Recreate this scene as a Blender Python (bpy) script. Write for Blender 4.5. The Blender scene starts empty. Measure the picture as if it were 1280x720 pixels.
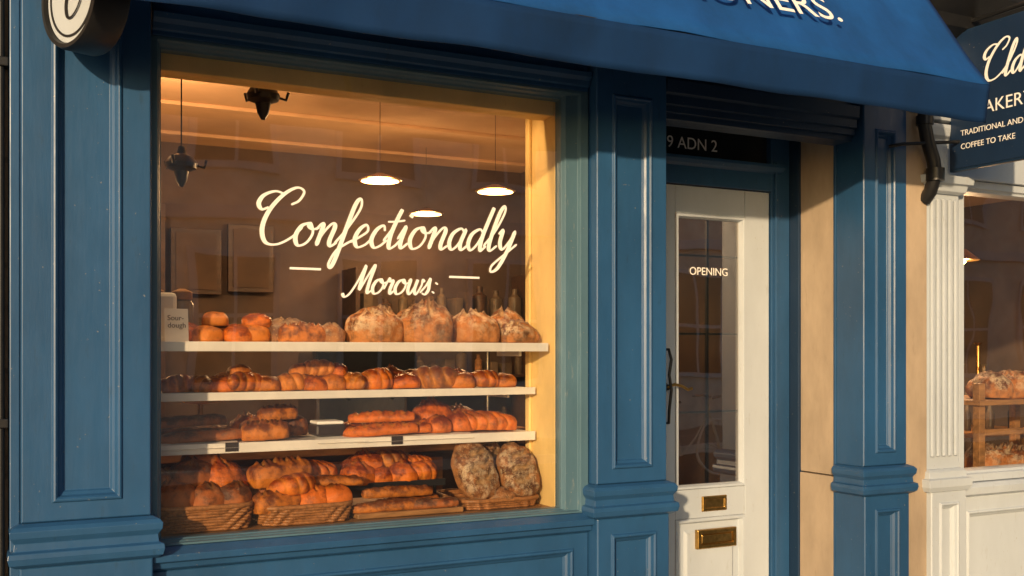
import bpy, bmesh, math, random
from mathutils import Vector, Matrix, noise
random.seed(7)
S = bpy.context.scene
COL = S.collection
S.view_settings.view_transform = 'Standard'
S.view_settings.look = 'None'
S.view_settings.exposure = 0
rad = math.radians

# ------------------------------------------------------------ materials
def nmat(name):
    m = bpy.data.materials.new(name); m.use_nodes = True
    nt = m.node_tree; b = nt.nodes["Principled BSDF"]
    return m, nt, b
def N(nt, t, **kw):
    n = nt.nodes.new(t)
    for k, v in kw.items():
        if k in n.inputs.keys(): n.inputs[k].default_value = v
        else: setattr(n, k, v)
    return n
def ramp(nt, fac, stops):
    r = nt.nodes.new('ShaderNodeValToRGB')
    while len(r.color_ramp.elements) < len(stops): r.color_ramp.elements.new(0.5)
    for e, (p, c) in zip(r.color_ramp.elements, stops):
        e.position = p; e.color = (*c, 1) if len(c) == 3 else c
    nt.links.new(fac, r.inputs[0]); return r.outputs[0]
def mixc(nt, fac, a, b, mode='MIX'):
    m = nt.nodes.new('ShaderNodeMix'); m.data_type = 'RGBA'; m.blend_type = mode
    for i, v in ((0, fac), (6, a), (7, b)):
        if isinstance(v, bpy.types.NodeSocket): nt.links.new(v, m.inputs[i])
        elif isinstance(v, (int, float)): m.inputs[i].default_value = v
        else: m.inputs[i].default_value = (*v, 1)
    return m.outputs[2]
def math_(nt, op, a, b_=None, c=None, clamp=False):
    m = nt.nodes.new('ShaderNodeMath'); m.operation = op; m.use_clamp = clamp
    for i, v in enumerate((a, b_, c)):
        if v is None: continue
        if isinstance(v, (int, float)): m.inputs[i].default_value = v
        else: nt.links.new(v, m.inputs[i])
    return m.outputs[0]
def coords(nt):
    g = nt.nodes.new('ShaderNodeNewGeometry'); return g.outputs['Position']
def noi(nt, co, scale, detail=5, rough=.6, stretch=None):
    if stretch:
        mp = nt.nodes.new('ShaderNodeMapping'); mp.inputs['Scale'].default_value = stretch
        nt.links.new(co, mp.inputs[0]); co = mp.outputs[0]
    n = N(nt, 'ShaderNodeTexNoise', Scale=scale, Detail=detail, Roughness=rough)
    nt.links.new(co, n.inputs['Vector']); return n.outputs['Fac']
def bump(nt, b, h, strength=.2, dist=.01):
    bp = N(nt, 'ShaderNodeBump', Strength=strength, Distance=dist)
    nt.links.new(h, bp.inputs['Height']); nt.links.new(bp.outputs[0], b.inputs['Normal'])
def sc(c, k): return tuple(min(1, x * k) for x in c)

def paint(name, c, rough=.38, wear=.25, bs=.12, worn=None, streak=True):
    m, nt, b = nmat(name); co = coords(nt)
    n1 = noi(nt, co, 2.2, 6, .65, (1, 1, .45) if streak else None)
    base = ramp(nt, n1, [(.3, sc(c, 1 - wear)), (.55, c), (.75, sc(c, 1 + wear * .8))])
    n2 = noi(nt, co, 38, 4, .7, (1, 1, .25))
    f = ramp(nt, n2, [(.62, (0, 0, 0)), (.72, (1, 1, 1))])
    base = mixc(nt, math_(nt, 'MULTIPLY', f, .35), base, worn or sc(c, .55))
    n4 = noi(nt, co, 90, 3, .5)
    base = mixc(nt, math_(nt, 'MULTIPLY', ramp(nt, n4, [(.72, (0, 0, 0)), (.74, (1, 1, 1))]), .5), base, (.3, .27, .22))
    nt.links.new(base, b.inputs['Base Color'])
    r = nt.nodes.new('ShaderNodeMapRange'); r.inputs[3].default_value = rough - .1; r.inputs[4].default_value = rough + .18
    nt.links.new(n2, r.inputs[0]); nt.links.new(r.outputs[0], b.inputs['Roughness'])
    n3 = noi(nt, co, 55, 5, .6, (1, 1, .12))
    bump(nt, b, n3, bs, .004)
    return m
def plain(name, c, rough=.5, metal=0, var=.15, scale=20, bs=.1):
    m, nt, b = nmat(name); co = coords(nt)
    n = noi(nt, co, scale)
    nt.links.new(ramp(nt, n, [(.3, sc(c, 1 - var)), (.7, sc(c, 1 + var))]), b.inputs['Base Color'])
    b.inputs['Roughness'].default_value = rough; b.inputs['Metallic'].default_value = metal
    bump(nt, b, n, bs, .004); return m
def wood(name, c, rough=.45, st=(1, 6, 6)):
    m, nt, b = nmat(name); co = coords(nt)
    n = noi(nt, co, 6, 6, .7, st)
    nt.links.new(ramp(nt, n, [(.3, sc(c, .5)), (.5, c), (.7, sc(c, 1.5))]), b.inputs['Base Color'])
    b.inputs['Roughness'].default_value = rough; bump(nt, b, n, .25, .004); return m
def emis(name, c, s):
    m, nt, b = nmat(name)
    b.inputs['Base Color'].default_value = (*c, 1)
    b.inputs['Emission Color'].default_value = (*c, 1); b.inputs['Emission Strength'].default_value = s
    return m
def glass(name, add=.05, mul=1.6, tint=(1, 1, 1), wav=.02, dust=.007):
    m = bpy.data.materials.new(name); m.use_nodes = True; nt = m.node_tree; nt.nodes.clear()
    o = nt.nodes.new('ShaderNodeOutputMaterial'); mx = nt.nodes.new('ShaderNodeMixShader')
    t = nt.nodes.new('ShaderNodeBsdfTransparent'); t.inputs[0].default_value = (*tint, 1)
    g = nt.nodes.new('ShaderNodeBsdfGlossy'); g.inputs['Roughness'].default_value = .015
    ge = nt.nodes.new('ShaderNodeNewGeometry'); dp = nt.nodes.new('ShaderNodeVectorMath'); dp.operation = 'DOT_PRODUCT'
    nt.links.new(ge.outputs['Incoming'], dp.inputs[0]); nt.links.new(ge.outputs['True Normal'], dp.inputs[1])
    c1 = math_(nt, 'ABSOLUTE', dp.outputs['Value'])
    c2 = math_(nt, 'SUBTRACT', 1.0, c1, None, True)
    c3 = math_(nt, 'POWER', c2, 5.0)
    c4 = math_(nt, 'MULTIPLY_ADD', c3, .9, .04)
    fac = math_(nt, 'MULTIPLY_ADD', c4, mul, add, True)
    n = noi(nt, coords(nt), 1.6, 2)
    bp = N(nt, 'ShaderNodeBump', Strength=wav, Distance=.1); nt.links.new(n, bp.inputs['Height'])
    nt.links.new(bp.outputs[0], g.inputs['Normal'])
    nt.links.new(fac, mx.inputs[0])
    nt.links.new(t.outputs[0], mx.inputs[1]); nt.links.new(g.outputs[0], mx.inputs[2])
    df = nt.nodes.new('ShaderNodeBsdfDiffuse'); df.inputs[0].default_value = (.8, .78, .74, 1)
    dn = noi(nt, coords(nt), 3.2, 7, .7, (1, 1, .6))
    dfac = math_(nt, 'MULTIPLY', ramp(nt, dn, [(.42, (.1, .1, .1)), (.7, (1, 1, 1))]), dust)
    m2 = nt.nodes.new('ShaderNodeMixShader'); nt.links.new(dfac, m2.inputs[0]); nt.links.new(mx.outputs[0], m2.inputs[1]); nt.links.new(df.outputs[0], m2.inputs[2])
    nt.links.new(m2.outputs[0], o.inputs[0])
    return m

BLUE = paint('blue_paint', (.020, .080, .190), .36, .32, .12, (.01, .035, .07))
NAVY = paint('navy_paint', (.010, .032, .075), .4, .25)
WHITE = paint('white_paint', (.48, .53, .58), .4, .14, .12, (.32, .32, .30))
CREAM = paint('cream_paint', (.82, .60, .24), .55, .28, .2, (.5, .30, .10))
BEIGE = paint('beige_render', (.44, .34, .24), .7, .38, .3)
SHELF = plain('shelf_laminate', (.72, .69, .64), .35, 0, .1, 8)
BLACK = plain('black_metal', (.012, .012, .013), .4, 0, .3)
BRASS = plain('brass', (.45, .27, .08), .3, 1, .25, 60)
DARKW = wood('dark_wood', (.055, .026, .012))
OAK = wood('oak_wood', (.30, .15, .055))
WHT = plain('white_lettering', (.9, .88, .84), .5, 0, .05, 40, .02)
PAPER = plain('paper', (.72, .69, .63), .8, 0, .08, 12, .2)
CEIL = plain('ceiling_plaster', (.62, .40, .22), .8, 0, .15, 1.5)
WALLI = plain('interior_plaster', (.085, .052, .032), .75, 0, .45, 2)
LAMPW = emis('lamp_glow', (1, .70, .38), 3.2)
LAMPS = emis('bulb_glow', (1, .55, .2), 18)
GL = glass('window_glass', .085, 1.9, (1, .985, .95))
GLD = glass('door_glass', .16, 2.0, (.5, .48, .45), .02, .01)
GLO = plain('dark_pane', (.02, .025, .03), .08, 0, .2, 1, 0)
STONE_L = plain('light_stone', (.65, .6, .53), .8, 0, .2, 3, .3)
CHROME = plain('steel', (.5, .5, .5), .25, 1, .1, 40)
WICKER = wood('wicker', (.30, .125, .038), .5, (14, 14, 14))
CHOC = plain('dark_card', (.03, .02, .018), .4)
JARG = plain('dim_jar', (.12, .09, .06), .2, 0, .5, 9)

STONE, nt, b = nmat('brown_stone'); co = coords(nt)
sx = nt.nodes.new('ShaderNodeSeparateXYZ'); nt.links.new(co, sx.inputs[0])
cb = nt.nodes.new('ShaderNodeCombineXYZ'); nt.links.new(sx.outputs[0], cb.inputs[0]); nt.links.new(sx.outputs[2], cb.inputs[1])
bk = N(nt, 'ShaderNodeTexBrick', Scale=1.0); bk.inputs['Color1'].default_value = (.26, .16, .10, 1); bk.inputs['Color2'].default_value = (.2, .12, .08, 1)
bk.inputs['Mortar'].default_value = (.08, .055, .04, 1); bk.inputs['Mortar Size'].default_value = .008; bk.inputs['Brick Width'].default_value = .5; bk.inputs['Row Height'].default_value = .28
nt.links.new(cb.outputs[0], bk.inputs['Vector'])
nn = noi(nt, co, 14, 6, .7)
nt.links.new(mixc(nt, .5, bk.outputs[0], ramp(nt, nn, [(.3, (.09, .055, .035)), (.7, (.34, .23, .15))])), b.inputs['Base Color'])
b.inputs['Roughness'].default_value = .85; bump(nt, b, nn, .6, .02)
BRICK, nt, b = nmat('brick'); co = coords(nt)
sx = nt.nodes.new('ShaderNodeSeparateXYZ'); nt.links.new(co, sx.inputs[0])
cb = nt.nodes.new('ShaderNodeCombineXYZ'); nt.links.new(sx.outputs[0], cb.inputs[0]); nt.links.new(sx.outputs[2], cb.inputs[1])
bk = N(nt, 'ShaderNodeTexBrick', Scale=1.0); bk.inputs['Color1'].default_value = (.32, .14, .08, 1); bk.inputs['Color2'].default_value = (.24, .11, .07, 1)
bk.inputs['Mortar'].default_value = (.35, .32, .28, 1); bk.inputs['Mortar Size'].default_value = .01; bk.inputs['Brick Width'].default_value = .225; bk.inputs['Row Height'].default_value = .075
nt.links.new(cb.outputs[0], bk.inputs['Vector'])
nt.links.new(bk.outputs[0], b.inputs['Base Color']); b.inputs['Roughness'].default_value = .9
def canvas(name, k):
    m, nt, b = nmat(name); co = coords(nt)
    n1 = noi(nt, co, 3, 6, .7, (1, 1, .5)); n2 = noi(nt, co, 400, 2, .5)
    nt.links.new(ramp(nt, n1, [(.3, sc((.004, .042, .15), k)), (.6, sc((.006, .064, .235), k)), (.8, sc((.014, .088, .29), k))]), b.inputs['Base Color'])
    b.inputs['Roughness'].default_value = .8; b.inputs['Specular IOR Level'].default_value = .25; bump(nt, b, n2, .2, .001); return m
AWN = canvas('awning_canvas_lit', 1.2); AWV = canvas('valance_canvas_shaded', .45)  # same blue cloth: sunlit canopy and shaded valance put into the colour
PAVE, nt, b = nmat('paving_slabs'); co = coords(nt)
bk = N(nt, 'ShaderNodeTexBrick', Scale=1.0); bk.inputs['Color1'].default_value = (.24, .22, .2, 1); bk.inputs['Color2'].default_value = (.2, .19, .17, 1)
bk.inputs['Mortar'].default_value = (.08, .075, .07, 1); bk.inputs['Mortar Size'].default_value = .008; bk.inputs['Brick Width'].default_value = .6; bk.inputs['Row Height'].default_value = .6
nt.links.new(co, bk.inputs['Vector']); nt.links.new(bk.outputs[0], b.inputs['Base Color']); b.inputs['Roughness'].default_value = .8
ASPH = plain('asphalt', (.05, .05, .052), .85, 0, .3, 60, .4)
FLOORI = wood('floor_boards', (.16, .08, .035), .4)

def bread_mat(name, gold, dark, light, seeds=False, rough=.42):
    m, nt, b = nmat(name)
    tc = nt.nodes.new('ShaderNodeTexCoord'); co = tc.outputs['Object']
    oi = nt.nodes.new('ShaderNodeObjectInfo')
    of = nt.nodes.new('ShaderNodeVectorMath'); of.operation = 'ADD'; nt.links.new(co, of.inputs[0])
    cx = nt.nodes.new('ShaderNodeCombineXYZ'); nt.links.new(math_(nt, 'MULTIPLY', oi.outputs['Random'], 7.0), cx.inputs[0]); nt.links.new(cx.outputs[0], of.inputs[1]); co = of.outputs[0]
    at = nt.nodes.new('ShaderNodeAttribute'); at.attribute_name = 'tone'
    sp = nt.nodes.new('ShaderNodeSeparateColor'); nt.links.new(at.outputs['Color'], sp.inputs[0])
    n1 = noi(nt, co, 24, 6, .7)
    n1 = math_(nt, 'MULTIPLY_ADD', n1, 2.4, -.80)
    ad = math_(nt, 'MULTIPLY_ADD', sp.outputs[2], .62, n1)
    ad2 = math_(nt, 'MULTIPLY_ADD', oi.outputs['Random'], .30, ad)
    base = ramp(nt, ad2, [(.20, sc(gold, 1.2)), (.55, gold), (.95, dark)])
    base = mixc(nt, math_(nt, 'MULTIPLY', sp.outputs[0], .6), base, light)
    n2 = noi(nt, co, 30, 6, .8)
    fl = math_(nt, 'MULTIPLY', sp.outputs[1], ramp(nt, n2, [(.46, (0, 0, 0)), (.6, (1, 1, 1))]))
    base = mixc(nt, fl, base, (.70, .56, .38))
    if seeds:
        v = N(nt, 'ShaderNodeTexVoronoi', Scale=130); nt.links.new(co, v.inputs['Vector'])
        f = ramp(nt, v.outputs['Distance'], [(.2, (1, 1, 1)), (.3, (0, 0, 0))])
        base = mixc(nt, math_(nt, 'MULTIPLY', f, .5), base, (.55, .36, .16))
    nt.links.new(base, b.inputs['Base Color'])
    b.inputs['Roughness'].default_value = rough; b.inputs['Specular IOR Level'].default_value = .35
    n3 = noi(nt, co, 75, 7, .75); bump(nt, b, n3, .7, .006)
    return m
B_GOLD = bread_mat('golden_crust', (.50, .150, .016), (.13, .028, .005), (.78, .36, .07), rough=.34)
B_DARK = bread_mat('brown_crust', (.32, .085, .014), (.075, .018, .005), (.62, .28, .08), rough=.38)
B_RUST = bread_mat('rustic_crust', (.38, .130, .026), (.10, .028, .007), (.72, .47, .22), rough=.6)
B_SEED = bread_mat('seeded_crust', (.28, .105, .028), (.08, .026, .009), (.62, .38, .16), True, .65)
B_GLAZE = bread_mat('glazed_pastry', (.58, .130, .010), (.17, .026, .004), (.88, .36, .05), rough=.22)

# ------------------------------------------------------------ mesh helpers
def empty(name, loc=(0, 0, 0)):
    e = bpy.data.objects.new(name, None); e.location = loc; COL.objects.link(e); e.empty_display_size = .1; return e
def mk(name, vs, fs, mat, parent=None, smooth=False, bev=0):
    me = bpy.data.meshes.new(name); me.from_pydata(vs, [], fs); me.update()
    bm = bmesh.new(); bm.from_mesh(me); bmesh.ops.recalc_face_normals(bm, faces=bm.faces); bm.to_mesh(me); bm.free()
    if smooth:
        for p in me.polygons: p.use_smooth = True
    o = bpy.data.objects.new(name, me); COL.objects.link(o)
    if mat: me.materials.append(mat)
    if parent: o.parent = parent
    if bev:
        md = o.modifiers.new('b', 'BEVEL'); md.width = bev; md.segments = 2; md.limit_method = 'ANGLE'
    return o
def box(name, x0, x1, y0, y1, z0, z1, mat, parent=None, bev=.003):
    vs = [(x, y, z) for x in (x0, x1) for y in (y0, y1) for z in (z0, z1)]
    fs = [(0, 1, 3, 2), (4, 6, 7, 5), (0, 4, 5, 1), (2, 3, 7, 6), (0, 2, 6, 4), (1, 5, 7, 3)]
    return mk(name, vs, fs, mat, parent, False, bev)
def relief(name, loops, mat, parent, fill=True):
    vs = []; fs = []
    for (x0, x1, z0, z1, y) in loops: vs += [(x0, y, z0), (x1, y, z0), (x1, y, z1), (x0, y, z1)]
    for i in range(len(loops) - 1):
        a = 4 * i; c = a + 4
        for k in range(4): fs.append((a + k, a + (k + 1) % 4, c + (k + 1) % 4, c + k))
    if fill: a = 4 * (len(loops) - 1); fs.append((a, a + 1, a + 2, a + 3))
    return mk(name, vs, fs, mat, parent, False, .0015)
def inset(r, l, rr=None, bt=None, tp=None, y=None):
    rr = l if rr is None else rr; bt = l if bt is None else bt; tp = l if tp is None else tp
    return (r[0] + l, r[1] - rr, r[2] + bt, r[3] - tp, y)
def panelled(name, x0, x1, z0, z1, yb, yf, st, mat, parent, bt=None, tp=None):
    r = (x0, x1, z0, z1)
    L = [(x0, x1, z0, z1, yb), (x0, x1, z0, z1, yf + .004), inset(r, .004, y=yf)]
    bt = st if bt is None else bt; tp = st if tp is None else tp
    a = inset(r, st, st, bt, tp, yf)
    L.append(a); L.append(inset(a, .003, y=yf - .006)); L.append(inset(a, .009, y=yf - .008)); L.append(inset(a, .014, y=yf - .003))
    L.append(inset(a, .018, y=yf + .008)); L.append(inset(a, .026, y=yf + .014)); L.append(inset(a, .03, y=yf + .02))
    return relief(name, L, mat, parent)
def mould(name, x0, x1, yb, yf, prof, mat, parent, ends=True):
    vs = []; fs = []
    for z, o in prof:
        e = o if ends else 0
        vs += [(x0 - e, yb, z), (x1 + e, yb, z), (x1 + e, yf - o, z), (x0 - e, yf - o, z)]
    n = len(prof)
    for i in range(n - 1):
        a = 4 * i; c = a + 4
        for k in range(4): fs.append((a + k, a + (k + 1) % 4, c + (k + 1) % 4, c + k))
    fs.append((0, 1, 2, 3)); a = 4 * (n - 1); fs.append((a, a + 1, a + 2, a + 3))
    return mk(name, vs, fs, mat, parent, False, .0015)
def rev(name, prof, mat, parent=None, loc=(0, 0, 0), rot=(0, 0, 0), n=32, smooth=True, cap=True):
    vs = []; fs = []
    for r, z in prof:
        for k in range(n):
            a = 2 * math.pi * k / n; vs.append((r * math.cos(a), r * math.sin(a), z))
    for i in range(len(prof) - 1):
        for k in range(n): fs.append((i * n + k, i * n + (k + 1) % n, (i + 1) * n + (k + 1) % n, (i + 1) * n + k))
    if cap: fs.append(tuple(range(n))); fs.append(tuple(range((len(prof) - 1) * n, len(prof) * n)))
    o = mk(name, vs, fs, mat, parent, smooth); o.location = loc; o.rotation_euler = rot
    if smooth:
        md = o.modifiers.new('e', 'EDGE_SPLIT'); md.split_angle = rad(40)
    return o
def tube(name, pts, r, mat, parent=None, cyc=False, res=3):
    cu = bpy.data.curves.new(name, 'CURVE'); cu.dimensions = '3D'; cu.bevel_depth = r; cu.bevel_resolution = res
    sp = cu.splines.new('POLY'); sp.points.add(len(pts) - 1)
    for p, q in zip(sp.points, pts): p.co = (*q, 1)
    sp.use_cyclic_u = cyc; cu.use_fill_caps = True
    o = bpy.data.objects.new(name, cu); COL.objects.link(o); cu.materials.append(mat)
    if parent: o.parent = parent
    return o
def text(name, s, size, mat, parent, loc, rot, align='LEFT', ext=.0005):
    cu = bpy.data.curves.new(name, 'FONT'); cu.body = s; cu.size = size; cu.extrude = ext; cu.align_x = align
    o = bpy.data.objects.new(name, cu); COL.objects.link(o); cu.materials.append(mat); o.location = loc; o.rotation_euler = rot
    if parent: o.parent = parent
    return o
def plight(name, loc, e, parent=None, c=(1, .58, .26), r=.08, spot=None):
    l = bpy.data.lights.new(name, 'SPOT' if spot else 'POINT'); l.energy = e; l.color = c; l.shadow_soft_size = r
    o = bpy.data.objects.new(name, l); COL.objects.link(o); o.location = loc
    if spot:
        l.spot_size = rad(spot[1]); l.spot_blend = .6
        o.rotation_euler = (Vector(spot[0]) - Vector(loc)).to_track_quat('-Z', 'Y').to_euler()
    if parent: o.parent = parent
    return o

# ------------------------------------------------------------ script lettering
G = {
 'C': ([[(1.15, 1.75), (1.42, 1.95), (1.5, 2.35), (1.15, 2.5), (.7, 2.15), (.35, 1.45), (.3, .7), (.6, .1), (1.1, .02), (1.6, .35), (1.9, .8)],
        [(.75, 2.2), (.35, 2.3), (-.05, 2.1), (-.15, 1.75), (.05, 1.5), (.3, 1.6)]], 1.65),
 'o': ([[(.5, 1.0), (.2, .85), (.08, .4), (.28, .0), (.6, .12), (.74, .55), (.55, .97), (.5, .85), (.7, .72), (.95, .8)]], .88),
 'n': ([[(-.05, .7), (.12, .98), (.2, .85), (.16, 0)], [(.16, .1), (.3, .6), (.55, 1.0), (.7, .85), (.65, .25), (.75, 0), (.98, .18)]], .93),
 'f': ([[(-.05, .1), (.3, .8), (.6, 1.7), (.5, 2.15), (.34, 1.9), (.26, .8), (.2, -.5), (.1, -.95), (-.02, -.75), (.12, -.2), (.42, .1), (.7, .3)]], .66),
 'e': ([[(-.05, .2), (.25, .42), (.55, .72), (.42, 1.0), (.18, .78), (.1, .35), (.3, 0), (.6, .1), (.8, .35)]], .72),
 'c': ([[(.58, .75), (.45, 1.0), (.2, .8), (.1, .35), (.3, 0), (.55, .08), (.78, .35)]], .68),
 't': ([[(-.05, .3), (.2, .9), (.38, 1.75), (.3, 1.4), (.2, .6), (.28, 0), (.5, .08), (.68, .35)], [(-.1, 1.18), (.25, 1.2), (.65, 1.27)]], .58),
 'i': ([[(-.03, .4), (.18, 1.0), (.15, .3), (.25, 0), (.5, .25)], [(.27, 1.42), (.29, 1.52), (.27, 1.58)]], .46),
 'a': ([[(.65, .85), (.45, 1.0), (.15, .75), (.1, .3), (.3, 0), (.55, .3), (.7, .97), (.62, .3), (.75, 0), (.98, .22)]], .9),
 'd': ([[(.65, .85), (.45, 1), (.15, .75), (.1, .3), (.3, 0), (.55, .35), (.75, 1.2), (.84, 2.05), (.68, .7), (.75, 0), (.98, .22)]], .9),
 'l': ([[(-.05, .2), (.3, .9), (.52, 1.8), (.42, 2.15), (.27, 1.7), (.2, .4), (.32, 0), (.6, .25)]], .56),
 'y': ([[(-.03, .8), (.12, 1), (.15, .4), (.35, .08), (.6, .5), (.74, 1.0)], [(.74, 1.0), (.62, 0), (.4, -.8), (.12, -1), (.08, -.7), (.5, -.2), (1.0, .35)]], .95),
 'M': ([[(-.5, .0), (-.3, -.25), (0, .0), (.3, .9), (.5, 1.9), (.5, 1.0), (.55, .25), (.8, 1.1), (1.1, 1.95), (1.05, .8), (1.1, .05), (1.35, .2)]], 1.3),
 'r': ([[(-.03, .3), (.15, 1.05), (.22, .85), (.45, .9), (.4, .3), (.5, 0), (.7, .22)]], .65),
 'w': ([[(-.02, .85), (.1, 1.), (.1, .3), (.3, 0), (.5, .5), (.58, 1), (.55, .3), (.75, 0), (.95, .6), (.92, 1.0), (1.1, .85)]], 1.02),
 's': ([[(-.03, .1), (.25, .6), (.4, 1.1), (.45, .7), (.5, .3), (.35, 0), (.1, .08)]], .62),
 ':': ([[(.25, .1), (.28, .2)], [(.32, .72), (.35, .82)]], .4),
 'b': ([[(-.05, .2), (.3, .9), (.52, 1.8), (.42, 2.15), (.27, 1.7), (.2, .4), (.32, 0), (.6, .1), (.7, .6), (.5, .8), (.8, .8)]], .8),
}
def catmull(P, n=9):
    if len(P) < 3:
        return [Vector(P[0]).lerp(Vector(P[-1]), i / 4) for i in range(5)]
    P = [Vector(p) for p in P]; Q = [P[0] * 2 - P[1]] + P + [P[-1] * 2 - P[-2]]; out = []
    for i in range(1, len(Q) - 2):
        for k in range(n):
            t = k / n; a, b_, c, d = Q[i - 1:i + 3]
            out.append(.5 * ((2 * b_) + (c - a) * t + (2 * a - 5 * b_ + 4 * c - d) * t * t + (3 * b_ - a - 3 * c + d) * t ** 3))
    out.append(P[-1]); return out
def script_text(name, s, x0, z0, ux, uz, y, wmax, wmin, slant, parent, rise=0, xf=None, mat=None):
    vs = []; fs = []; cur = 0; idx = 0
    for ch in s:
        strokes, adv = G[ch]
        for st in strokes:
            pts = [Vector(((cur + p[0] + slant * p[1]) * ux, p[1] * uz)) for p in st]
            pts = catmull(pts); n = len(pts); ws = []
            for i in range(n):
                t = (pts[min(i + 1, n - 1)] - pts[max(i - 1, 0)]); t.normalize() if t.length > 0 else None
                down = max(0, -t.y); up = max(0, t.y)
                w = wmin + (wmax - wmin) * (down ** 1.2 + .25 * up)
                if ch in ':' or (ch == 'i' and st[0][1] > 1.3): w = wmax
                ws.append(w)
            for _ in range(3): ws = [(ws[max(i - 1, 0)] + ws[i] + ws[min(i + 1, n - 1)]) / 3 for i in range(n)]
            base = len(vs)
            for i in range(n):
                t = (pts[min(i + 1, n - 1)] - pts[max(i - 1, 0)]).normalized(); nn_ = Vector((-t.y, t.x))
                w = ws[i] * (.45 if i in (0, n - 1) else 1)
                yy = y - .0002 * (idx % 2) - .0010 * i / n
                for sg in (-1, 1):
                    p = pts[i] + nn_ * w * sg
                    vs.append((x0 + p.x, yy, z0 + p.y + rise * p.x))
            for i in range(n - 1): a = base + 2 * i; fs.append((a, a + 1, a + 3, a + 2))
            idx += 1
        cur += adv
    if xf: vs = [xf @ Vector(v) for v in vs]
    return mk(name, vs, fs, mat or WHT, parent)

# ------------------------------------------------------------ world & sun
w = bpy.data.worlds.new("World"); S.world = w; w.use_nodes = True
nt = w.node_tree; bg = nt.nodes['Background']
sky = nt.nodes.new('ShaderNodeTexSky'); sky.sky_type = 'NISHITA'; sky.sun_disc = False
AZ = 40; EL = 12
ts = Vector((-math.sin(rad(AZ)) * math.cos(rad(EL)), -math.cos(rad(AZ)) * math.cos(rad(EL)), math.sin(rad(EL))))
sky.sun_elevation = rad(EL); sky.sun_rotation = math.atan2(ts.x, ts.y) % (2 * math.pi)
nt.links.new(sky.outputs[0], bg.inputs[0]); bg.inputs[1].default_value = .15
sl = bpy.data.lights.new('sun', 'SUN'); sl.energy = 4.7; sl.angle = rad(1.2); sl.color = (1, .72, .42)
so = bpy.data.objects.new('sun', sl); COL.objects.link(so); so.rotation_euler = (-ts).to_track_quat('-Z', 'Y').to_euler(); so.location = (-6, -5, 5)

cam = bpy.data.cameras.new('camera'); co_ = bpy.data.objects.new('camera', cam); COL.objects.link(co_)
co_.location = (0, -3.05, 1.45); co_.rotation_euler = (rad(90), 0, rad(-26.93)); cam.lens = 36.56; cam.sensor_width = 36
cam.shift_y = .0625; cam.clip_end = 500; cam.clip_start = .05; S.camera = co_

# ------------------------------------------------------------ ground
box('ground', -150, 150, -150, 150, -.6, -.154, ASPH, None, 0)
box('road', -60, 60, -9.5, -2.6, -.3, -.13, ASPH, None, 0)
for x in range(-20, 30, 4): box('road_marking', x, x + 2, -6.1, -5.98, -.14, -.126, WHITE, None, 0)
box('pavement', -60, 60, -2.48, .6, -.3, 0, PAVE, None, 0)
box('kerb', -60, 60, -2.6, -2.483, -.3, .003, STONE_L, None, .01)
box('pavement', -60, 60, -12.2, -9.62, -.3, 0, PAVE, None, 0)
box('kerb', -60, 60, -9.617, -9.5, -.3, .003, STONE_L, None, .01)

# ------------------------------------------------------------ bakery building
B = empty('bakery_building')
box('upper_wall', .086, 3.37, .03, .3, 3.22, 7.2, BRICK, B, 0)
for wx in (.5, 2.1):
    box('sash_window', wx, wx + .9, .0, .028, 4.0, 5.6, WHITE, B); box('sash_pane', wx + .06, wx + .84, -.006, -.002, 4.08, 5.52, GLO, B, 0)
box('roof', .0, 3.4, .3, 4.2, 3.0, 3.2, STONE, B, 0)
box('header_over_window', .420, 1.843, .0, .07, 2.338, 2.55, BLUE, B)
mould('header_moulding', .42, 1.843, .0, .0, [(2.352, 0), (2.356, .008), (2.372, .012), (2.384, .022), (2.40, .026), (2.405, 0)], BLUE, B, False)
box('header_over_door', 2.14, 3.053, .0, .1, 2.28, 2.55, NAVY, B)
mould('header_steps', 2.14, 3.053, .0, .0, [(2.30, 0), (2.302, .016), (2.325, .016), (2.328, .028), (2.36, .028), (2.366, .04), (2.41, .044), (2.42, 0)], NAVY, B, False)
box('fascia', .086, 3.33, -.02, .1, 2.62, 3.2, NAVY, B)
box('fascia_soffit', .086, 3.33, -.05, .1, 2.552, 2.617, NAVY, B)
PP = [('left', .086, .412), ('mid', 1.848, 2.136), ('right', 3.070, 3.305)]
for nme, a, c in PP:
    st = .075 if nme == 'left' else .062
    panelled('pilaster_shaft', a, c, 1.0, 2.55, .1, -.045, st, BLUE, B, .05, .22)
    mould('pilaster_base', a, c, .1, -.045, [(.885, .012), (.895, .028), (.912, .032), (.925, .03), (.93, .018), (.95, .016), (.965, .026), (.982, .028), (.992, .02), (.9995, .003)], BLUE, B)
    panelled('pilaster_plinth', a - .004, c + .004, .12, .885, .1, -.055, .055, BLUE, B)
    box('plinth_block', a - .012, c + .012, -.075, .1, 0, .118, NAVY, B)
box('edge_trim', .060, .0845, -.03, .08, 0, 2.9, BLUE, B)
panelled('stall_riser', .417, 1.843, .1, .835, .08, .0, .06, BLUE, B, .06, .05)
box('riser_plinth', .417, 1.843, -.02, .08, 0, .098, NAVY, B)
mould('window_sill', .417, 1.843, .08, .0, [(.837, .006), (.845, .02), (.86, .024), (.866, .04), (.885, .042), (.89, .03), (.902, .004)], BLUE, B, False)
r0 = (.415, 1.843, .903, 2.337)
FR = paint('window_frame_paint', (.075, .15, .2), .35, .25, .1, (.3, .3, .26))
relief('window_frame', [(*r0, .075), (*r0, .002), inset(r0, .02, .03, .006, .008, .002), inset(r0, .022, .034, .007, .01, .016),
                        inset(r0, .026, .08, .010, .016, .02), inset(r0, .03, .086, .012, .02, .034), inset(r0, .034, .088, .015, .026, .036), inset(r0, .034, .088, .015, .026, .076)], FR, B, False)
mk('window_glass', [(.445, .05, .915), (1.76, .05, .915), (1.76, .05, 2.315), (.445, .05, 2.315)], [(0, 1, 2, 3)], GL, B)
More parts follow.
